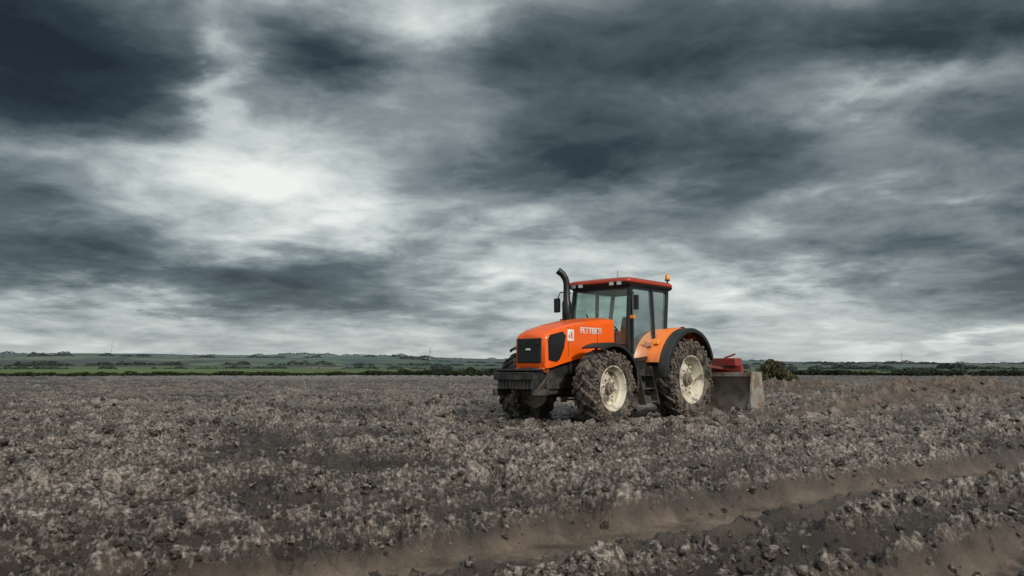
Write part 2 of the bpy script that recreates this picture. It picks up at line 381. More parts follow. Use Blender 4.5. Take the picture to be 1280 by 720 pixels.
def loft(name,secs,material):
    V=[];Fc=[];k=len(secs[0])
    for s_ in secs: V+=s_
    for i in range(len(secs)-1):
        for q_ in range(k): Fc.append((i*k+q_,i*k+(q_+1)%k,(i+1)*k+(q_+1)%k,(i+1)*k+q_))
    Fc.append(tuple(range(k))); Fc.append(tuple(range((len(secs)-1)*k,len(secs)*k)))
    o=obj(name,V,Fc,material,T,smooth=True); e=o.modifiers.new('e','EDGE_SPLIT'); e.split_angle=math.radians(40)
    return o
loft('roof_lower',[rsec(2.92,-.02),rsec(2.95,.03),rsec(3.0,.045)],M['trim'])
loft('roof_panel',[rsec(3.0,.03),rsec(3.03,.045),rsec(3.08,.03),rsec(3.115,-.03),rsec(3.13,-.14)],M['roof'])
loft('roof_hatch',[rsec(3.13,-.25),rsec(3.15,-.27),rsec(3.155,-.3)],M['trim'])
for s in (-1,1):
    for yy_ in (.62,.42):
        box('work_light',-1.20,-1.12,s*yy_-.07,s*yy_+.07,2.93,3.03,M['trim'],T,.015)
        box('work_light_lens',-1.12,-1.112,s*yy_-.055,s*yy_+.055,2.945,3.015,M['lampglass'],T,.003)
    box('rear_work_light',-3.12,-3.04,s*.6-.07,s*.6+.07,2.94,3.04,M['trim'],T,.015)
    tube('mirror_arm',[(-1.25,s*.78,2.86),(-1.12,s*1.0,2.88),(-1.10,s*1.08,2.7)] if s<0 else [(-1.25,s*.78,2.80),(-1.3,s*.86,2.78),(-1.3,s*.88,2.7)],.014,M['trim'],T,8)
    if s<0: box('mirror',-1.13,-1.08,s*1.08-.09,s*1.08+.09,2.42,2.75,M['trim'],T,.025,3)
    else: box('mirror',-1.34,-1.30,.85,.98,2.40,2.72,M['trim'],T,.015,3)
    box('turn_lamp',-1.15,-1.09,s*.95-.05,s*.95+.05,2.20,2.27,M['beacon'],T,.01)
    bar('turn_lamp_arm',(-1.16,s*.78,2.22),(-1.12,s*.92,2.23),.02,.02,M['trim'],T,0)
tube('beacon_stem',[(-2.95,.72,3.08),(-2.95,.72,3.17)],.022,M['trim'],T,8)
tube('beacon_base',[(-2.95,.72,3.17),(-2.95,.72,3.20)],.06,M['trim'],T,14)
tube('beacon_lens',[(-2.95,.72,3.20),(-2.95,.72,3.29),(-2.95,.72,3.325)],[.052,.048,.025],M['beacon'],T,14)
tube('antenna',[(-2.7,-.5,3.12),(-2.75,-.52,3.5)],.006,M['trim'],T,6)
ex,ey=-1.0,-.72
tube('exhaust_stack',[(ex,ey,1.55),(ex,ey,2.05),(ex,ey,2.12),(ex,ey,2.62),(ex,ey,2.68),(ex,ey,3.06),(ex+.02,ey-.015,3.16),(ex+.07,ey-.06,3.27),(ex+.15,ey-.13,3.35)],[.05,.05,.105,.105,.078,.074,.074,.076,.08],M['exhaust'],T,18)
tube('exhaust_elbow',[(-.7,-.4,1.6),(-.85,-.65,1.6),(ex,ey,1.62)],.05,M['exhaust'],T,12)
tube('air_intake',[(-.55,-.30,2.15),(-.55,-.30,2.32)],[.05,.05],M['trim'],T,12)
for s in (-1,1):
    box('fuel_tank',-2.0,-1.0,min(s*.36,s*.80),max(s*.36,s*.80),.62,1.18,M['black'],T,.08,4)
    for i,z in enumerate((.42,.70,.98)):
        yo=1.14-.07*i
        box('step_%d'%i,-1.80,-1.32,min(s*(yo-.22),s*yo),max(s*(yo-.22),s*yo),z,z+.035,M['black'],T,.008)
    for xx in (-1.82,-1.30):
        hexa('step_side',[(xx-.012,s*.98,.38),(xx+.012,s*.98,.38),(xx+.012,s*1.15,.38),(xx-.012,s*1.15,.38),(xx-.012,s*.76,1.2),(xx+.012,s*.76,1.2),(xx+.012,s*.96,1.2),(xx-.012,s*.96,1.2)],M['black'],T,.004)
tube('hydraulic_hose',[(-.9,.42,1.45),(-1.1,.6,1.1),(-1.3,.6,.8)],.02,M['trim'],T,8)
for s in (-1,1):
    bar('rear_lower_link',(RA,s*.35,.62),(-4.15,s*.42,.5),.05,.09,M['chassis'],T)
    bar('lift_rod',(RA-.45,s*.36,1.25),(-3.75,s*.40,.52),.035,.035,M['chassis'],T)
bar('top_link',(RA-.3,0,1.2),(-4.2,0,1.1),.05,.05,M['chassis'],T)

# ---------------------------------------------------------------- levelling blade implement
I=empty('box_scraper',T.location,T.rotation_euler)
BX=-5.0; HW=1.84
V=[];Fc=[]; n=10
for j,y in enumerate((-HW,HW)):
    for i in range(n+1):
        f=i/n; z=.06+.92*f; x=BX-.20*math.sin(math.pi*f)+.10*f
        V.append((x,y,z))
    for i in range(n+1):
        f=i/n; z=.06+.92*f; x=BX-.20*math.sin(math.pi*f)+.10*f-.03
        V.append((x,y,z))
k=2*(n+1)
for i in range(n):
    Fc.append((i,i+1,k+i+1,k+i)); Fc.append((n+1+i,n+2+i,k+n+2+i,k+n+1+i))
Fc.append((0,n+1,k+n+1,k)); Fc.append((n,2*n+1,k+2*n+1,k+n))
obj('mouldboard',V,Fc,M['steel'],I,smooth=True).modifiers.new('e','EDGE_SPLIT').split_angle=math.radians(40)
bar('top_beam',(BX+.06,-HW,1.0),(BX+.06,HW,1.0),.12,.10,M['steel'],I,.01)
bar('cutting_edge',(BX+.02,-HW,.08),(BX+.02,HW,.08),.03,.14,M['steel'],I,.005)
for s in (-1,1):
    y=s*HW
    P=[(BX+.30,.03),(BX-.42,.03),(BX-.44,.45),(BX-.30,1.06),(BX+.14,1.08),(BX+.24,.72),(BX+.30,.30)]
    V=[(x,y-.02,z) for x,z in P]+[(x,y+.02,z) for x,z in P]; n=len(P)
    obj('end_plate',V,[tuple(range(n)),tuple(range(n,2*n))]+[(i,(i+1)%n,n+(i+1)%n,n+i) for i in range(n)],M['steel'],I)
for y in (-1.5,-.9,-.3,.3,.9,1.5):
    P=[(BX-.22,.1),(BX-.36,.5),(BX-.1,1.0)]
    V=[(x,y-.015,z) for x,z in P]+[(x,y+.015,z) for x,z in P]
    obj('rib',V,[(0,1,2),(3,4,5),(0,1,4,3),(1,2,5,4),(2,0,3,5)],M['steel'],I)
for s in (-1,1):
    bar('frame_leg',(BX+.75,s*.42,.50),(BX-.02,s*.7,1.12),.10,.10,M['red'],I,.01)
    bar('head_stock',(BX+.80,s*.42,.45),(BX+.70,s*.10,1.35),.08,.08,M['red'],I,.01)
    bar('brace',(BX+.70,s*.12,1.32),(BX-.1,s*1.35,1.10),.07,.07,M['red'],I,.01)
bar('head_cross',(BX+.80,-.5,.5),(BX+.80,.5,.5),.10,.10,M['red'],I,.01)
bar('frame_beam',(BX-.05,-1.6,1.13),(BX-.05,1.5,1.13),.14,.15,M['red'],I,.01)
box('frame_box',BX-.2,BX+.15,.75,1.42,1.21,1.40,M['red'],I,.02)
bar('frame_handle',(BX-.1,1.0,1.4),(BX-.1,1.3,1.5),.04,.04,M['red'],I,.01)
tube('red_ram',[(BX+.7,0,1.3),(BX-.35,0,.9)],.04,M['red'],I,10)

# ---------------------------------------------------------------- numpy noise
def h2(ix,iy,seed):
    x=(ix.astype(np.int64)*374761393+iy.astype(np.int64)*668265263+seed*1442695041)&0xffffffff
    x=((x^(x>>13))*1274126177)&0xffffffff; x=x^(x>>16)
    x=(x*2246822519)&0xffffffff; x=x^(x>>15)
    return x/4294967296.0
def vn(x,y,seed=0):
    ix=np.floor(x);iy=np.floor(y);fx=x-ix;fy=y-iy
    ix=ix.astype(np.int64);iy=iy.astype(np.int64)
    u=fx*fx*fx*(fx*(fx*6-15)+10);v=fy*fy*fy*(fy*(fy*6-15)+10)
    a=h2(ix,iy,seed);b=h2(ix+1,iy,seed);c=h2(ix,iy+1,seed);d=h2(ix+1,iy+1,seed)
    return (a+(b-a)*u)*(1-v)+(c+(d-c)*u)*v
def fbm(x,y,o=4,seed=0,g=.5):
    s=0;a=1;t=0
    for i in range(o):
        s=s+a*vn(x*2**i+13.7*i,y*2**i-7.1*i,seed+i);t+=a;a*=g
    return s/t
def rid(x,y,o=4,seed=0,g=.55):
    s=0;a=1;t=0
    for i in range(o):
        s=s+a*(1-np.abs(2*vn(x*2**i+3.7*i,y*2**i+7.1*i,seed+i)-1));t+=a;a*=g
    return s/t
def lumps(x,y,cell,seed,fill=.8):
    gx=x/cell;gy=y/cell; ix=np.floor(gx).astype(np.int64);iy=np.floor(gy).astype(np.int64)
    out=np.zeros_like(x)
    for a in (-1,0,1):
        for b in (-1,0,1):
            jx=ix+a;jy=iy+b
            px=jx+h2(jx,jy,seed);py=jy+h2(jx,jy,seed+1)
            r=(.22+.5*h2(jx,jy,seed+2)**1.5)*(h2(jx,jy,seed+3)<fill)
            el=.6+.8*h2(jx,jy,seed+4)
            d2=(gx-px)**2*el+(gy-py)**2/el
            out=np.maximum(out,np.sqrt(np.maximum(0,r*r-d2)))
    return out*cell
ROWA=math.radians(53); ax_,ay_=math.sin(ROWA),math.cos(ROWA)
def rowu(x,y):
    u=-ay_*x+ax_*y
    v=ax_*x+ay_*y
    return u,v
def sst(a,b,x):
    t=np.clip((x-a)/(b-a),0,1);return t*t*(3-2*t)
def height(x,y,fine=True):
    u,v=rowu(x,y); r=np.hypot(x,y)
    uw=u+ .11*(fbm(u*.35,v*.18,3,11)-.5)*2+.06*(fbm(u*1.5,v*.9,2,12)-.5)*2
    ph=uw/.76
    fr=np.abs((ph%1)-.5)*2
    ridge=sst(.10,.85,fr)
    brk=sst(.28,.52,fbm(v*.9,np.floor(ph)*5.3,3,23))
    ridge=ridge*(.6+.4*brk)
    amp=.14+.06*(fbm(v*.3,np.floor(ph)*3.1,2,21)-.5)
    rightw=.85+.15*sst(-4,3,x)
    tr1=np.exp(-((uw-4.03)/.36)**4); t2=np.exp(-((uw-1.98)/.22)**4)*.75
    t3=np.exp(-((uw-9.6)/.26)**4)*.6*sst(0,6,x)
    tr=np.clip(tr1+t2+t3,0,1)
    z=(ridge-.5)*2*amp*rightw*(1-tr)
    z+=.08*(fbm(x*.35,y*.35,3,31)-.5)
    wx=x+.07*(fbm(x*6,y*6,3,41)-.5)*2; wy=y+.07*(fbm(x*6+9,y*6+4,3,42)-.5)*2
    patch=(.35+1.0*fbm(x*.8,y*.8,3,51))*(.28+.95*ridge)
    l1=lumps(wx,wy,.33,61,.45); l2=lumps(wx,wy,.17,71,.7); l3=lumps(wx,wy,.08,81,.85)
    l4=lumps(wx,wy,.038,91,.85)
    cl=(l1*.34+l2*.58+l3*.75+l4*.65*sst(22,10,r))*patch
    rough=.07*(rid(x*4.5,y*4.5,5,101)-.55)+.022*(fbm(x*30,y*30,3,111,.6)-.5)*2*sst(25,12,r)
    z+= (cl+rough)*(1-.82*tr)-.035
    z-= .06*tr+.035*tr*np.exp(-((uw-4.03+.15)/.08)**2)+.012*tr*np.sin(v*38)*np.exp(-((uw-3.98)/.16)**4)
    hp=np.zeros_like(x)
    for (cx,cy,ru,rv,hh) in ((7.9,18.2,.8,2.6,.34),(9.8,21,1.0,3.8,.50),(12.2,23.5,.8,1.9,.42),(13.2,27,1.1,3.5,.60),(16,28,1.2,4,.5),(20,36,1.6,6,.6),(13,36,1.5,5,.5)):
        cu,cv=rowu(cx,cy); hp=np.maximum(hp,hh*np.exp(-((u-cu)/ru)**2-((v-cv)/rv)**2))
    z+=hp*(.55+.9*(fbm(x*1.4,y*1.4,3,121)))
    dx=(x-F0.x);dy=(y-F0.y)
    tx=dx*fw.x+dy*fw.y; ty=dx*lf.x+dy*lf.y
    fl=np.exp(-((tx+1.5)/2.6)**4-(ty/1.7)**4)
    z=z*(1-.6*fl)
    z+=.10*sst(40,90,r)*(fbm(x*.25,y*.25,4,131)-.5)
    fadefar=sst(170,140,r)
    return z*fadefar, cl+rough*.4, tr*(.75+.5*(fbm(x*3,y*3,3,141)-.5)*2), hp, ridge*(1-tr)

def gridmesh(name,R,A,zf,material,attrs=True):
    rr,aa=np.meshgrid(R,A,indexing='ij')
    x=rr*np.sin(aa);y=rr*np.cos(aa)
    z,cl,tr,hp,rg=zf(x,y)
    nR,nA=len(R),len(A)
    co=np.stack([x,y,z],-1).reshape(-1,3).astype(np.float32)
    i=np.arange(nR-1)[:,None]*nA; j=np.arange(nA-1)[None,:]
    a=(i+j).ravel();
    f=np.stack([a,a+1,a+nA+1,a+nA],-1)[:, ::-1]
    me=bpy.data.meshes.new(name)
    me.vertices.add(len(co)); me.vertices.foreach_set('co',co.ravel())
    me.loops.add(f.size); me.loops.foreach_set('vertex_index',f.ravel().astype(np.int32))
    me.polygons.add(len(f)); me.polygons.foreach_set('loop_start',np.arange(0,f.size,4,dtype=np.int32))
    me.polygons.foreach_set('use_smooth',np.ones(len(f),dtype=bool))
    me.update(calc_edges=True)
    if attrs:
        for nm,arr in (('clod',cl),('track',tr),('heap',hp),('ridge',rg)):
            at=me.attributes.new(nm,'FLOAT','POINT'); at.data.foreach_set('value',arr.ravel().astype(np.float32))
    me.materials.append(material)
    o=bpy.data.objects.new(name,me); COL.objects.link(o); return o

def soil(name,clodobj=False):
    m=bpy.data.materials.new(name); m.use_nodes=True; t=NT(m.node_tree); b=t.n['Principled BSDF']
    pos=t.new('ShaderNodeNewGeometry').outputs['Position']
    nA=t.noise(pos,.35,3,.5).outputs[0]; nB=t.noise(pos,3.2,6,.65).outputs[0]; nC=t.noise(pos,24,6,.75).outputs[0]; nD=t.noise(pos,90,3,.6).outputs[0]
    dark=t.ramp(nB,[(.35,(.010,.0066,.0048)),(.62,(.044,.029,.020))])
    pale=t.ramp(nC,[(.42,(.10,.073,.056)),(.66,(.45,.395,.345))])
    if clodobj:
        oi=t.new('ShaderNodeObjectInfo').outputs['Random']
        s=t.m('ADD',t.m('MULTIPLY',nC,1.3),t.m('MULTIPLY',oi,.30))
        s=t.m('ADD',s,t.m('MULTIPLY',nA,.5)); lo,hi=1.0,1.3
    else:
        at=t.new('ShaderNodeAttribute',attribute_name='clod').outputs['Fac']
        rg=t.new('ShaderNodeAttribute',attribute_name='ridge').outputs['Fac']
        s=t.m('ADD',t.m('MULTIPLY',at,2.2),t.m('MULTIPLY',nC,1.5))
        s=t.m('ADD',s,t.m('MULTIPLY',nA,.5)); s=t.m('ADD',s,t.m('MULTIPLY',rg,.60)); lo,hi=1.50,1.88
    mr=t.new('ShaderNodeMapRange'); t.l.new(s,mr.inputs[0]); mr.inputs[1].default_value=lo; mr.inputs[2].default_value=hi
    dry_lit=mr.outputs[0]  # drier crests plus highlights and furrow shade painted into the soil colour
    col=t.mix(dry_lit,dark,pale)
    rough=t.m('ADD',t.m('MULTIPLY',dry_lit,.22),.27)
    if not clodobj:
        tr=t.new('ShaderNodeAttribute',attribute_name='track').outputs['Fac']
        tc=t.ramp(nB,[(.3,(.11,.078,.057)),(.7,(.30,.225,.17))])
        col=t.mix(t.m('MULTIPLY',tr,.9,clamp=True),col,tc)
        hp=t.new('ShaderNodeAttribute',attribute_name='heap').outputs['Fac']
        hc=t.ramp(nB,[(.35,(.035,.022,.015)),(.7,(.20,.125,.08))])
        col=t.mix(t.m('MULTIPLY',hp,1.3,clamp=True),col,hc)
        rough=t.m('ADD',rough,t.m('MULTIPLY',tr,.15))
    t.l.new(col,b.inputs['Base Color'])
    t.l.new(rough,b.inputs['Roughness']); b.inputs['Specular IOR Level'].default_value=.7
    bp=t.new('ShaderNodeBump'); bp.inputs['Strength'].default_value=.9; bp.inputs['Distance'].default_value=.025
    t.l.new(t.m('ADD',nC,t.m('MULTIPLY',nD,.4)),bp.inputs['Height']); t.l.new(bp.outputs[0],b.inputs['Normal'])
    return m
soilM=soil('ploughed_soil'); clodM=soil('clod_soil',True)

def geo(a,b,q):
    n=max(2,int(math.log(b/a)/q)); return np.exp(np.linspace(math.log(a),math.log(b),n))
R=np.concatenate([geo(.03,3.0,.08)[:-1],geo(3.0,16,.0040)[:-1],geo(16,60,.0045)[:-1],geo(60,170,.007)])
A=np.radians(np.concatenate([np.linspace(-180,-42,110)[:-1],np.linspace(-42,42,1300)[:-1],np.linspace(42,180,110)]))
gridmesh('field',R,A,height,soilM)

cc_=bpy.data.collections.new('soil_clods')
for vi in range(6):
    bm=bmesh.new(); bmesh.ops.create_icosphere(bm,subdivisions=3,radius=1)
    offs=Vector((vi*7.3,vi*3.1,0)); from mathutils import noise as mn
    for v in bm.verts:
        d=mn.fractal(v.co*1.3+offs,1,2,4)*.6+mn.noise(v.co*4+offs)*.2
        v.co=v.co*(1+d)*.8; v.co.z*=.65
    me=bpy.data.meshes.new('clod'); bm.to_mesh(me); bm.free(); me.materials.append(clodM)
    me.polygons.foreach_set('use_smooth',[vi%2==0]*len(me.polygons))
    cc_.objects.link(bpy.data.objects.new('clod_%d'%vi,me))
N=46000
lr=np.exp(rng.uniform(math.log(3.2),math.log(34),N)); la=np.radians(rng.uniform(-42,42,N))
x=lr*np.sin(la);y=lr*np.cos(la)
z,cl,tr,hp,rg=height(x,y)
keep=(rng.random(N)>tr*1.2)&(rng.random(N)<(.1+1.1*fbm(x*1.1,y*1.1,3,51))*(.2+.8*rg))
x,y,z,lr=x[keep],y[keep],z[keep],lr[keep]; N=len(x)
sz=.010+.050*rng.random(N)**3.5; sz*=np.clip(lr/9,.75,1.6)
me=bpy.data.meshes.new('soil_clods'); me.vertices.add(N)
me.vertices.foreach_set('co',np.stack([x,y,z+sz*.15],-1).astype(np.float32).ravel())
at=me.attributes.new('sz','FLOAT','POINT'); at.data.foreach_set('value',sz.astype(np.float32))
at=me.attributes.new('rt','FLOAT_VECTOR','POINT'); at.data.foreach_set('vector',(rng.random((N,3))*np.array([.8,.8,6.28])).astype(np.float32).ravel())
clods=bpy.data.objects.new('soil_clods',me); COL.objects.link(clods)
ng=bpy.data.node_groups.new('scatter','GeometryNodeTree')
ng.interface.new_socket('Geometry',in_out='INPUT',socket_type='NodeSocketGeometry'); ng.interface.new_socket('Geometry',in_out='OUTPUT',socket_type='NodeSocketGeometry')
gi=ng.nodes.new('NodeGroupInput'); go=ng.nodes.new('NodeGroupOutput')
ip=ng.nodes.new('GeometryNodeInstanceOnPoints'); ci=ng.nodes.new('GeometryNodeCollectionInfo')
ci.inputs['Collection'].default_value=cc_; ci.inputs['Separate Children'].default_value=True; ci.inputs['Reset Children'].default_value=True
ip.inputs['Pick Instance'].default_value=True
a1=ng.nodes.new('GeometryNodeInputNamedAttribute'); a1.data_type='FLOAT'; a1.inputs[0].default_value='sz'
a2=ng.nodes.new('GeometryNodeInputNamedAttribute'); a2.data_type='FLOAT_VECTOR'; a2.inputs[0].default_value='rt'
e2r=ng.nodes.new('FunctionNodeEulerToRotation')
mp=ng.nodes.new('GeometryNodeMeshToPoints')
L=ng.links
L.new(gi.outputs[0],mp.inputs[0]); L.new(mp.outputs[0],ip.inputs['Points']); L.new(ci.outputs[0],ip.inputs['Instance'])
L.new(a2.outputs[0],e2r.inputs[0]); L.new(e2r.outputs[0],ip.inputs['Rotation']); L.new(a1.outputs[0],ip.inputs['Scale']); L.new(ip.outputs[0],go.inputs[0])
clods.modifiers.new('scatter','NODES').node_group=ng

# ---------------------------------------------------------------- distant land
def land(x,y):
    r=np.hypot(x,y); az=np.degrees(np.arctan2(x,y))
    lw=sst(6,-16,az)
    z=-.45+ 1.2*sst(160,420,r)*lw+.3*sst(150,400,r)
    z+= 5.0*sst(400,950,r)*(fbm(x/420,y/420,3,5))
    top=36+20*lw-10*sst(10,30,az)
    z+= top*sst(850,2500,r)*(.45+.7*(fbm(x/700+3,y/700,3,9)))*.9
    z-= 70*sst(3300,5500,r)
    z0=np.zeros_like(x); return z,z0,z0,z0,z0
def landmat():
    m=bpy.data.materials.new('farmland'); m.use_nodes=True; t=NT(m.node_tree); b=t.n['Principled BSDF']
    pos=t.new('ShaderNodeNewGeometry').outputs['Position']
    mp=t.new('ShaderNodeMapping'); t.l.new(pos,mp.inputs[0]); mp.inputs['Scale'].default_value=(1/230,1/330,0); mp.inputs['Rotation'].default_value=(0,0,.2)
    v=t.new('ShaderNodeTexVoronoi'); t.l.new(mp.outputs[0],v.inputs['Vector']); v.inputs['Scale'].default_value=1
    sp=t.new('ShaderNodeSeparateColor'); t.l.new(v.outputs['Color'],sp.inputs[0])
    c=t.ramp(sp.outputs[0],[(0,(.06,.09,.04)),(.22,(.09,.13,.05)),(.42,(.05,.06,.04)),(.58,(.13,.15,.08)),(.75,(.08,.08,.055)),(.88,(.22,.20,.14)),(1,(.07,.10,.05))],'CONSTANT')
    ln=t.new('ShaderNodeVectorMath',operation='LENGTH'); t.l.new(pos,ln.inputs[0]); D=ln.outputs['Value']
    near=t.new('ShaderNodeMapRange'); t.l.new(D,near.inputs[0]); near.inputs[1].default_value=520; near.inputs[2].default_value=440
    nn=t.noise(pos,.01,4,.6).outputs[0]
    gm=t.ramp(nn,[(.35,(.075,.105,.045)),(.6,(.11,.155,.055))])
    c=t.mix(near.outputs[0],c,gm)
    v2=t.new('ShaderNodeTexVoronoi',feature='DISTANCE_TO_EDGE'); t.l.new(mp.outputs[0],v2.inputs['Vector']); v2.inputs['Scale'].default_value=1
    e=t.m('MULTIPLY',t.m('LESS_THAN',v2.outputs['Distance'],.035),t.m('GREATER_THAN',D,470))
    c=t.mix(e,c,(.02,.03,.018))
    n=t.noise(pos,.013,5,.6).outputs[0]
    w=t.ramp(n,[(.52,(0,0,0)),(.55,(1,1,1))]); c=t.mix(t.m('MULTIPLY',t.m('MULTIPLY',w,.8),t.m('GREATER_THAN',D,520)),c,(.024,.036,.024))
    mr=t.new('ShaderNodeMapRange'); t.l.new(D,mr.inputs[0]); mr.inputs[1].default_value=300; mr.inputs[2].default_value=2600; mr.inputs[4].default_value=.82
    c=t.mix(mr.outputs[0],c,(.13,.17,.195)); t.l.new(c,b.inputs['Base Color']); b.inputs['Roughness'].default_value=.95; b.inputs['Specular IOR Level'].default_value=.1  # bluish distance haze painted into the land's base colour
    return m
R=np.concatenate([geo(120,6000,.02)]); A=np.radians(np.concatenate([np.linspace(-180,-45,80)[:-1],np.linspace(-45,45,420)[:-1],np.linspace(45,180,80)]))
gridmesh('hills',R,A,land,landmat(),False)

def leafmat(name,c0,c1):
    m=bpy.data.materials.new(name); m.use_nodes=True; t=NT(m.node_tree); b=t.n['Principled BSDF']
    pos=t.new('ShaderNodeNewGeometry').outputs['Position']
    t.l.new(t.ramp(t.noise(pos,.8,4,.6).outputs[0],[(.3,c0),(.7,c1)]),b.inputs['Base Color']); b.inputs['Roughness'].default_value=.8; b.inputs['Specular IOR Level'].default_value=.2
    return m
def quads(name,P,S,material,flat=.0):
    n=len(P); a=rng.normal(size=(n,3)); a/=np.linalg.norm(a,axis=1,keepdims=True)
    b=np.cross(a,rng.normal(size=(n,3))); b/=np.linalg.norm(b,axis=1,keepdims=True)
    S=S[:,None]
    V=np.stack([P-a*S,P+b*S*.6,P+a*S,P-b*S*.6],1).reshape(-1,3).astype(np.float32)
    me=bpy.data.meshes.new(name); me.vertices.add(4*n); me.vertices.foreach_set('co',V.ravel())
    me.loops.add(4*n); me.loops.foreach_set('vertex_index',np.arange(4*n,dtype=np.int32)); me.polygons.add(n); me.polygons.foreach_set('loop_start',np.arange(0,4*n,4,dtype=np.int32)); me.update(calc_edges=True)
    me.materials.append(material); o=bpy.data.objects.new(name,me); COL.objects.link(o); return o
def hedge(name,az0,az1,rfun,hfun,n,depth,s,material):
    a=rng.uniform(az0,az1,n); az=np.radians(a); r=rfun(a)+rng.normal(size=n)*depth
    x=r*np.sin(az);y=r*np.cos(az)
    base=np.where(r<165,-.12,land(x,y)[0])
    h=hfun(a,r)
    z=base+h*rng.random(n)**.75
    return quads(name,np.stack([x,y,z],-1),s*(.6+.8*rng.random(n)),material)
dk=leafmat('hedge_leaf',(.012,.018,.010),(.035,.048,.02)); far=leafmat('far_leaf',(.038,.052,.048),(.062,.08,.072))  # far leaves paler and bluer: haze put into their colour
hedge('hedgerow',-40,1,lambda a:143+4*np.sin(a*.5),lambda a,r:.35+1.0*fbm(a*1.3,a*0+2,4,3)*(.7+.8*sst(-14,-4,a)),40000,1.0,.15,dk)
hedge('hedgerow',14,42,lambda a:150+5*np.sin(a*.4),lambda a,r:.40+1.0*fbm(a*1.2,a*0+5,4,4),36000,1.2,.18,dk)
P=[];S=[]
for (az0,az1,r0,tilt,hh,n,s) in ((-36,-4,470,4,2.0,15000,.5),(-12,3,640,-3,3,8000,.7),(-40,-22,900,8,4,9000,.9),(-20,10,1100,5,5,9000,1.0),(8,40,430,3,2.0,22000,.5),(15,42,800,-6,3.5,9000,.9),(-40,-5,1500,10,6,9000,1.3),(-8,24,1700,-10,6,9000,1.3),(20,42,1600,8,5,7000,1.3),(-40,42,2350,2,5,26000,1.3)):
    a=rng.uniform(az0,az1,n); r=r0+tilt*(a-az0)+rng.normal(size=n)*5
    ar=np.radians(a);x=r*np.sin(ar);y=r*np.cos(ar)
    m_=fbm(a*1.3,a*0+r0,5,int(r0))
    h=hh*np.clip((m_-.38)*3.2,0.0,1.3)
    ok=h>.15
    z=land(x,y)[0]+h*rng.random(n)**.8
    P.append(np.stack([x,y,z],-1)[ok]);S.append((s*(.6+.8*rng.random(n)))[ok])
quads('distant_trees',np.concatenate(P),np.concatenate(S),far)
def px2w(px,y): return (px-640)/F*y
D=62; n=20000
cx=px2w(967,D)
u=rng.normal(size=(n,3)); u/=np.linalg.norm(u,axis=1,keepdims=True); rad=rng.random(n)**.4
lob=rng.integers(0,9,n)
lc=np.array([(-1.2,0,.55,.7),(-.5,.2,1.0,.7),(.1,-.2,1.25,.65),(.7,.1,.7,.6),(1.3,0,.35,.5),(-.2,.4,1.6,.4),(-1.9,0,.25,.45),(.4,.3,1.35,.35),(-.8,-.3,1.3,.35)])[lob]
P=lc[:,:3]+u*(rad*lc[:,3])[:,None]*np.array([1,1,.85]); P[:,2]=np.abs(P[:,2]); P+=np.array([cx,D,-.05])
quads('bramble_bush',P,.05+.07*rng.random(n),leafmat('bramble_leaf',(.05,.046,.026),(.17,.15,.085)))
Wm=mat('turbine_white',(.35,.37,.38),.6)
def turbine(px,D,H,ang):
    x=px2w(px,D); z0=float(land(np.array([x]),np.array([float(D)]))[0][0])-1
    e=empty('wind_turbine',(x,D,z0))
    tube('tower',[(0,0,0),(0,0,H)],[H*.03,H*.016],Wm,e,10)
    box('nacelle',-H*.02,H*.02,-H*.05,H*.04,H-.01*H,H*1.03,Wm,e,.02)
    for k in range(3):
        a=ang+k*2*math.pi/3; tube('blade_%d'%k,[(0,-H*.06,H*1.01),(math.sin(a)*H*.2,-H*.06,H*1.01+math.cos(a)*H*.2),(math.sin(a)*H*.48,-H*.06,H*1.01+math.cos(a)*H*.48)],[H*.012,H*.018,H*.004],Wm,e,6)
turbine(141,2400,32,.4); turbine(538,1700,26,.9); turbine(1125,1800,22,.1)

# ---------------------------------------------------------------- sky
SAZ,SEL=math.radians(142),math.radians(32)
w=bpy.data.worlds.new('World'); sc.world=w; w.use_nodes=True; t=NT(w.node_tree)
bg=t.n['Background']; out=t.n['World Output']
sky=t.new('ShaderNodeTexSky',sky_type='NISHITA'); sky.sun_disc=False; sky.sun_elevation=SEL; sky.sun_rotation=SAZ
t.l.new(sky.outputs[0],bg.inputs[0]); bg.inputs[1].default_value=.08
d=t.new('ShaderNodeTexCoord').outputs['Generated']
sp=t.new('ShaderNodeSeparateXYZ'); t.l.new(d,sp.inputs[0]); X,Y,Z=sp.outputs
Zc=t.m('ADD',t.m('MAXIMUM',Z,0),.17)
cb=t.new('ShaderNodeCombineXYZ'); t.l.new(t.m('DIVIDE',X,Zc),cb.inputs[0]); t.l.new(t.m('DIVIDE',Y,Zc),cb.inputs[1]); t.l.new(t.m('MULTIPLY',Z,2.0),cb.inputs[2])
pl=cb.outputs[0]
n1=t.noise(pl,1.15,10,.50,.3).outputs[0]
n2=t.noise(pl,3.4,9,.60,.4).outputs[0]
wn=t.noise(pl,1.7,6,.6)
ws=t.new('ShaderNodeSeparateColor'); t.l.new(wn.outputs['Color'],ws.inputs[0])
az=t.m('ADD',t.m('ARCTAN2',X,Y),t.m('MULTIPLY',t.m('SUBTRACT',ws.outputs[0],.5),.30))
el=t.m('ADD',t.m('ARCSINE',Z),t.m('MULTIPLY',t.m('SUBTRACT',ws.outputs[1],.5),.17))
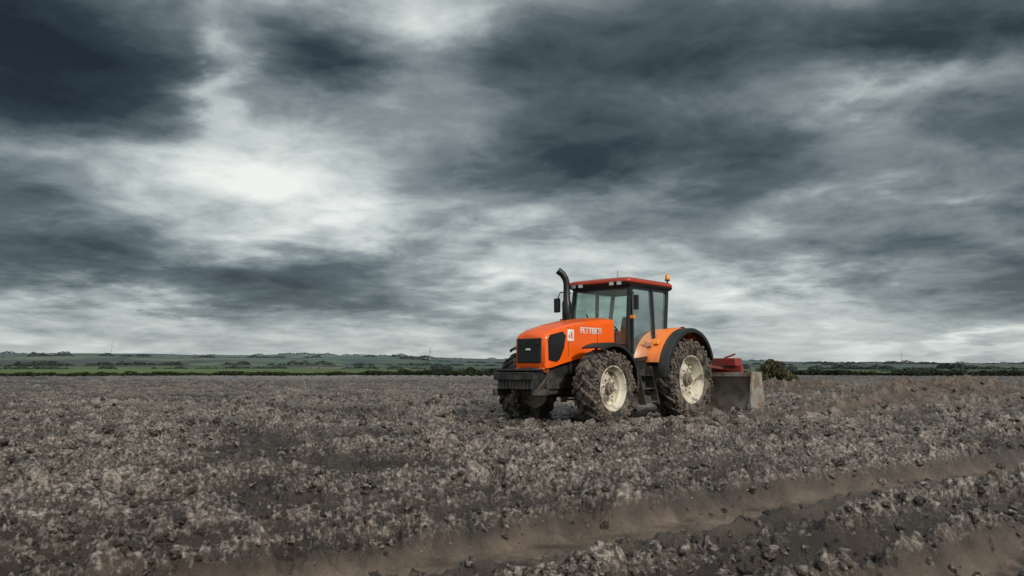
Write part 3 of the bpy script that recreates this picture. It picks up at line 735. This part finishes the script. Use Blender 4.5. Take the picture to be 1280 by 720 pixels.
B=[(285,190,135,85,.28,0),(470,265,130,42,.34,8),(570,10,80,26,.20,0),(1140,105,120,26,.28,0),(1080,232,110,18,.14,5),(960,375,190,40,.28,0),(560,150,110,45,.14,0),(40,190,70,22,.12,0),(700,330,140,60,.38,0),(150,405,260,20,.16,0),(250,75,26,60,.26,0),(1200,434,140,14,.28,0),(560,420,260,18,.14,0),
(100,80,140,70,-.38,0),(0,10,150,80,-.30,0),(395,55,95,46,-.50,0),(50,300,190,46,-.20,-8),(260,350,240,30,-.19,0),(820,75,190,60,-.24,12),(900,190,260,34,-.16,10),(1180,20,150,42,-.34,0),(700,215,150,24,-.12,8),(1140,290,190,34,-.18,0),(650,65,80,45,-.16,0),(1250,370,120,26,-.14,0),(980,130,70,40,-.1,0),(1270,180,80,60,-.14,0)]
acc=None
for (px,py,rx,ry,am,rot) in B:
    a0=math.atan((px-640)/F); e0=math.atan((HZ-py)/F*math.cos(a0)); cr,sr=math.cos(math.radians(rot)),math.sin(math.radians(rot))
    dx=t.m('SUBTRACT',az,a0); dy=t.m('SUBTRACT',el,e0)
    if rot:
        dx2=t.m('ADD',t.m('MULTIPLY',dx,cr),t.m('MULTIPLY',dy,sr)); dy2=t.m('SUBTRACT',t.m('MULTIPLY',dy,cr),t.m('MULTIPLY',dx,sr)); dx,dy=dx2,dy2
    dx=t.m('MULTIPLY',dx,F/rx); dy=t.m('MULTIPLY',dy,F/ry)
    q=t.m('ADD',t.m('MULTIPLY',dx,dx),t.m('MULTIPLY',dy,dy))
    g=t.m('MULTIPLY',t.m('EXPONENT',t.m('MULTIPLY',q,-1)),am)
    acc=g if acc is None else t.m('ADD',acc,g)
v=t.m('ADD',acc,.525)
v=t.m('ADD',v,t.m('MULTIPLY',t.m('SUBTRACT',n1,.5),.92))
v=t.m('ADD',v,t.m('MULTIPLY',t.m('SUBTRACT',n2,.5),.55))
back=t.new('ShaderNodeMapRange'); back.interpolation_type='SMOOTHSTEP'; t.l.new(Y,back.inputs[0]); back.inputs[1].default_value=.25; back.inputs[2].default_value=-.5; back.inputs[4].default_value=.28
zen=t.new('ShaderNodeMapRange'); zen.interpolation_type='SMOOTHSTEP'; t.l.new(Z,zen.inputs[0]); zen.inputs[1].default_value=.5; zen.inputs[2].default_value=.85; zen.inputs[4].default_value=.25
hz=t.m('EXPONENT',t.m('MULTIPLY',t.m('POWER',t.m('MULTIPLY',t.m('ABSOLUTE',Z),17.0),2),-1))
v=t.m('ADD',t.m('ADD',v,back.outputs[0]),zen.outputs[0])
v=t.m('ADD',t.m('MULTIPLY',v,t.m('SUBTRACT',1,t.m('MULTIPLY',hz,.6))),t.m('MULTIPLY',hz,.55))
col=t.ramp(v,[(0,(.008,.013,.017)),(.22,(.028,.041,.049)),(.42,(.096,.124,.136)),(.62,(.25,.295,.306)),(.82,(.58,.635,.622)),(1,(.90,.925,.885))])
b2=t.new('ShaderNodeBackground'); t.l.new(col,b2.inputs[0]); b2.inputs[1].default_value=1.0
mx=t.new('ShaderNodeMixShader'); mx.inputs[0].default_value=.94; t.l.new(bg.outputs[0],mx.inputs[1]); t.l.new(b2.outputs[0],mx.inputs[2]); t.l.new(mx.outputs[0],out.inputs[0])

sun=bpy.data.lights.new('sun','SUN'); sun.energy=2.5; sun.angle=math.radians(6); sun.color=(1,.94,.85)
so=bpy.data.objects.new('sun',sun); COL.objects.link(so)
sd=Vector((math.sin(SAZ)*math.cos(SEL),math.cos(SAZ)*math.cos(SEL),math.sin(SEL)))
so.rotation_euler=sd.to_track_quat('Z','Y').to_euler()

cam=bpy.data.cameras.new('camera'); co=bpy.data.objects.new('camera',cam); COL.objects.link(co); sc.camera=co
cam.lens=F/1280*36; cam.sensor_width=36; cam.clip_end=20000; cam.clip_start=.05
co.location=(0,0,CH); co.rotation_euler=(math.radians(90)+math.atan((HZ-360)/F),0,0)
sc.view_settings.view_transform='Standard'; sc.view_settings.look='None'; sc.view_settings.exposure=0
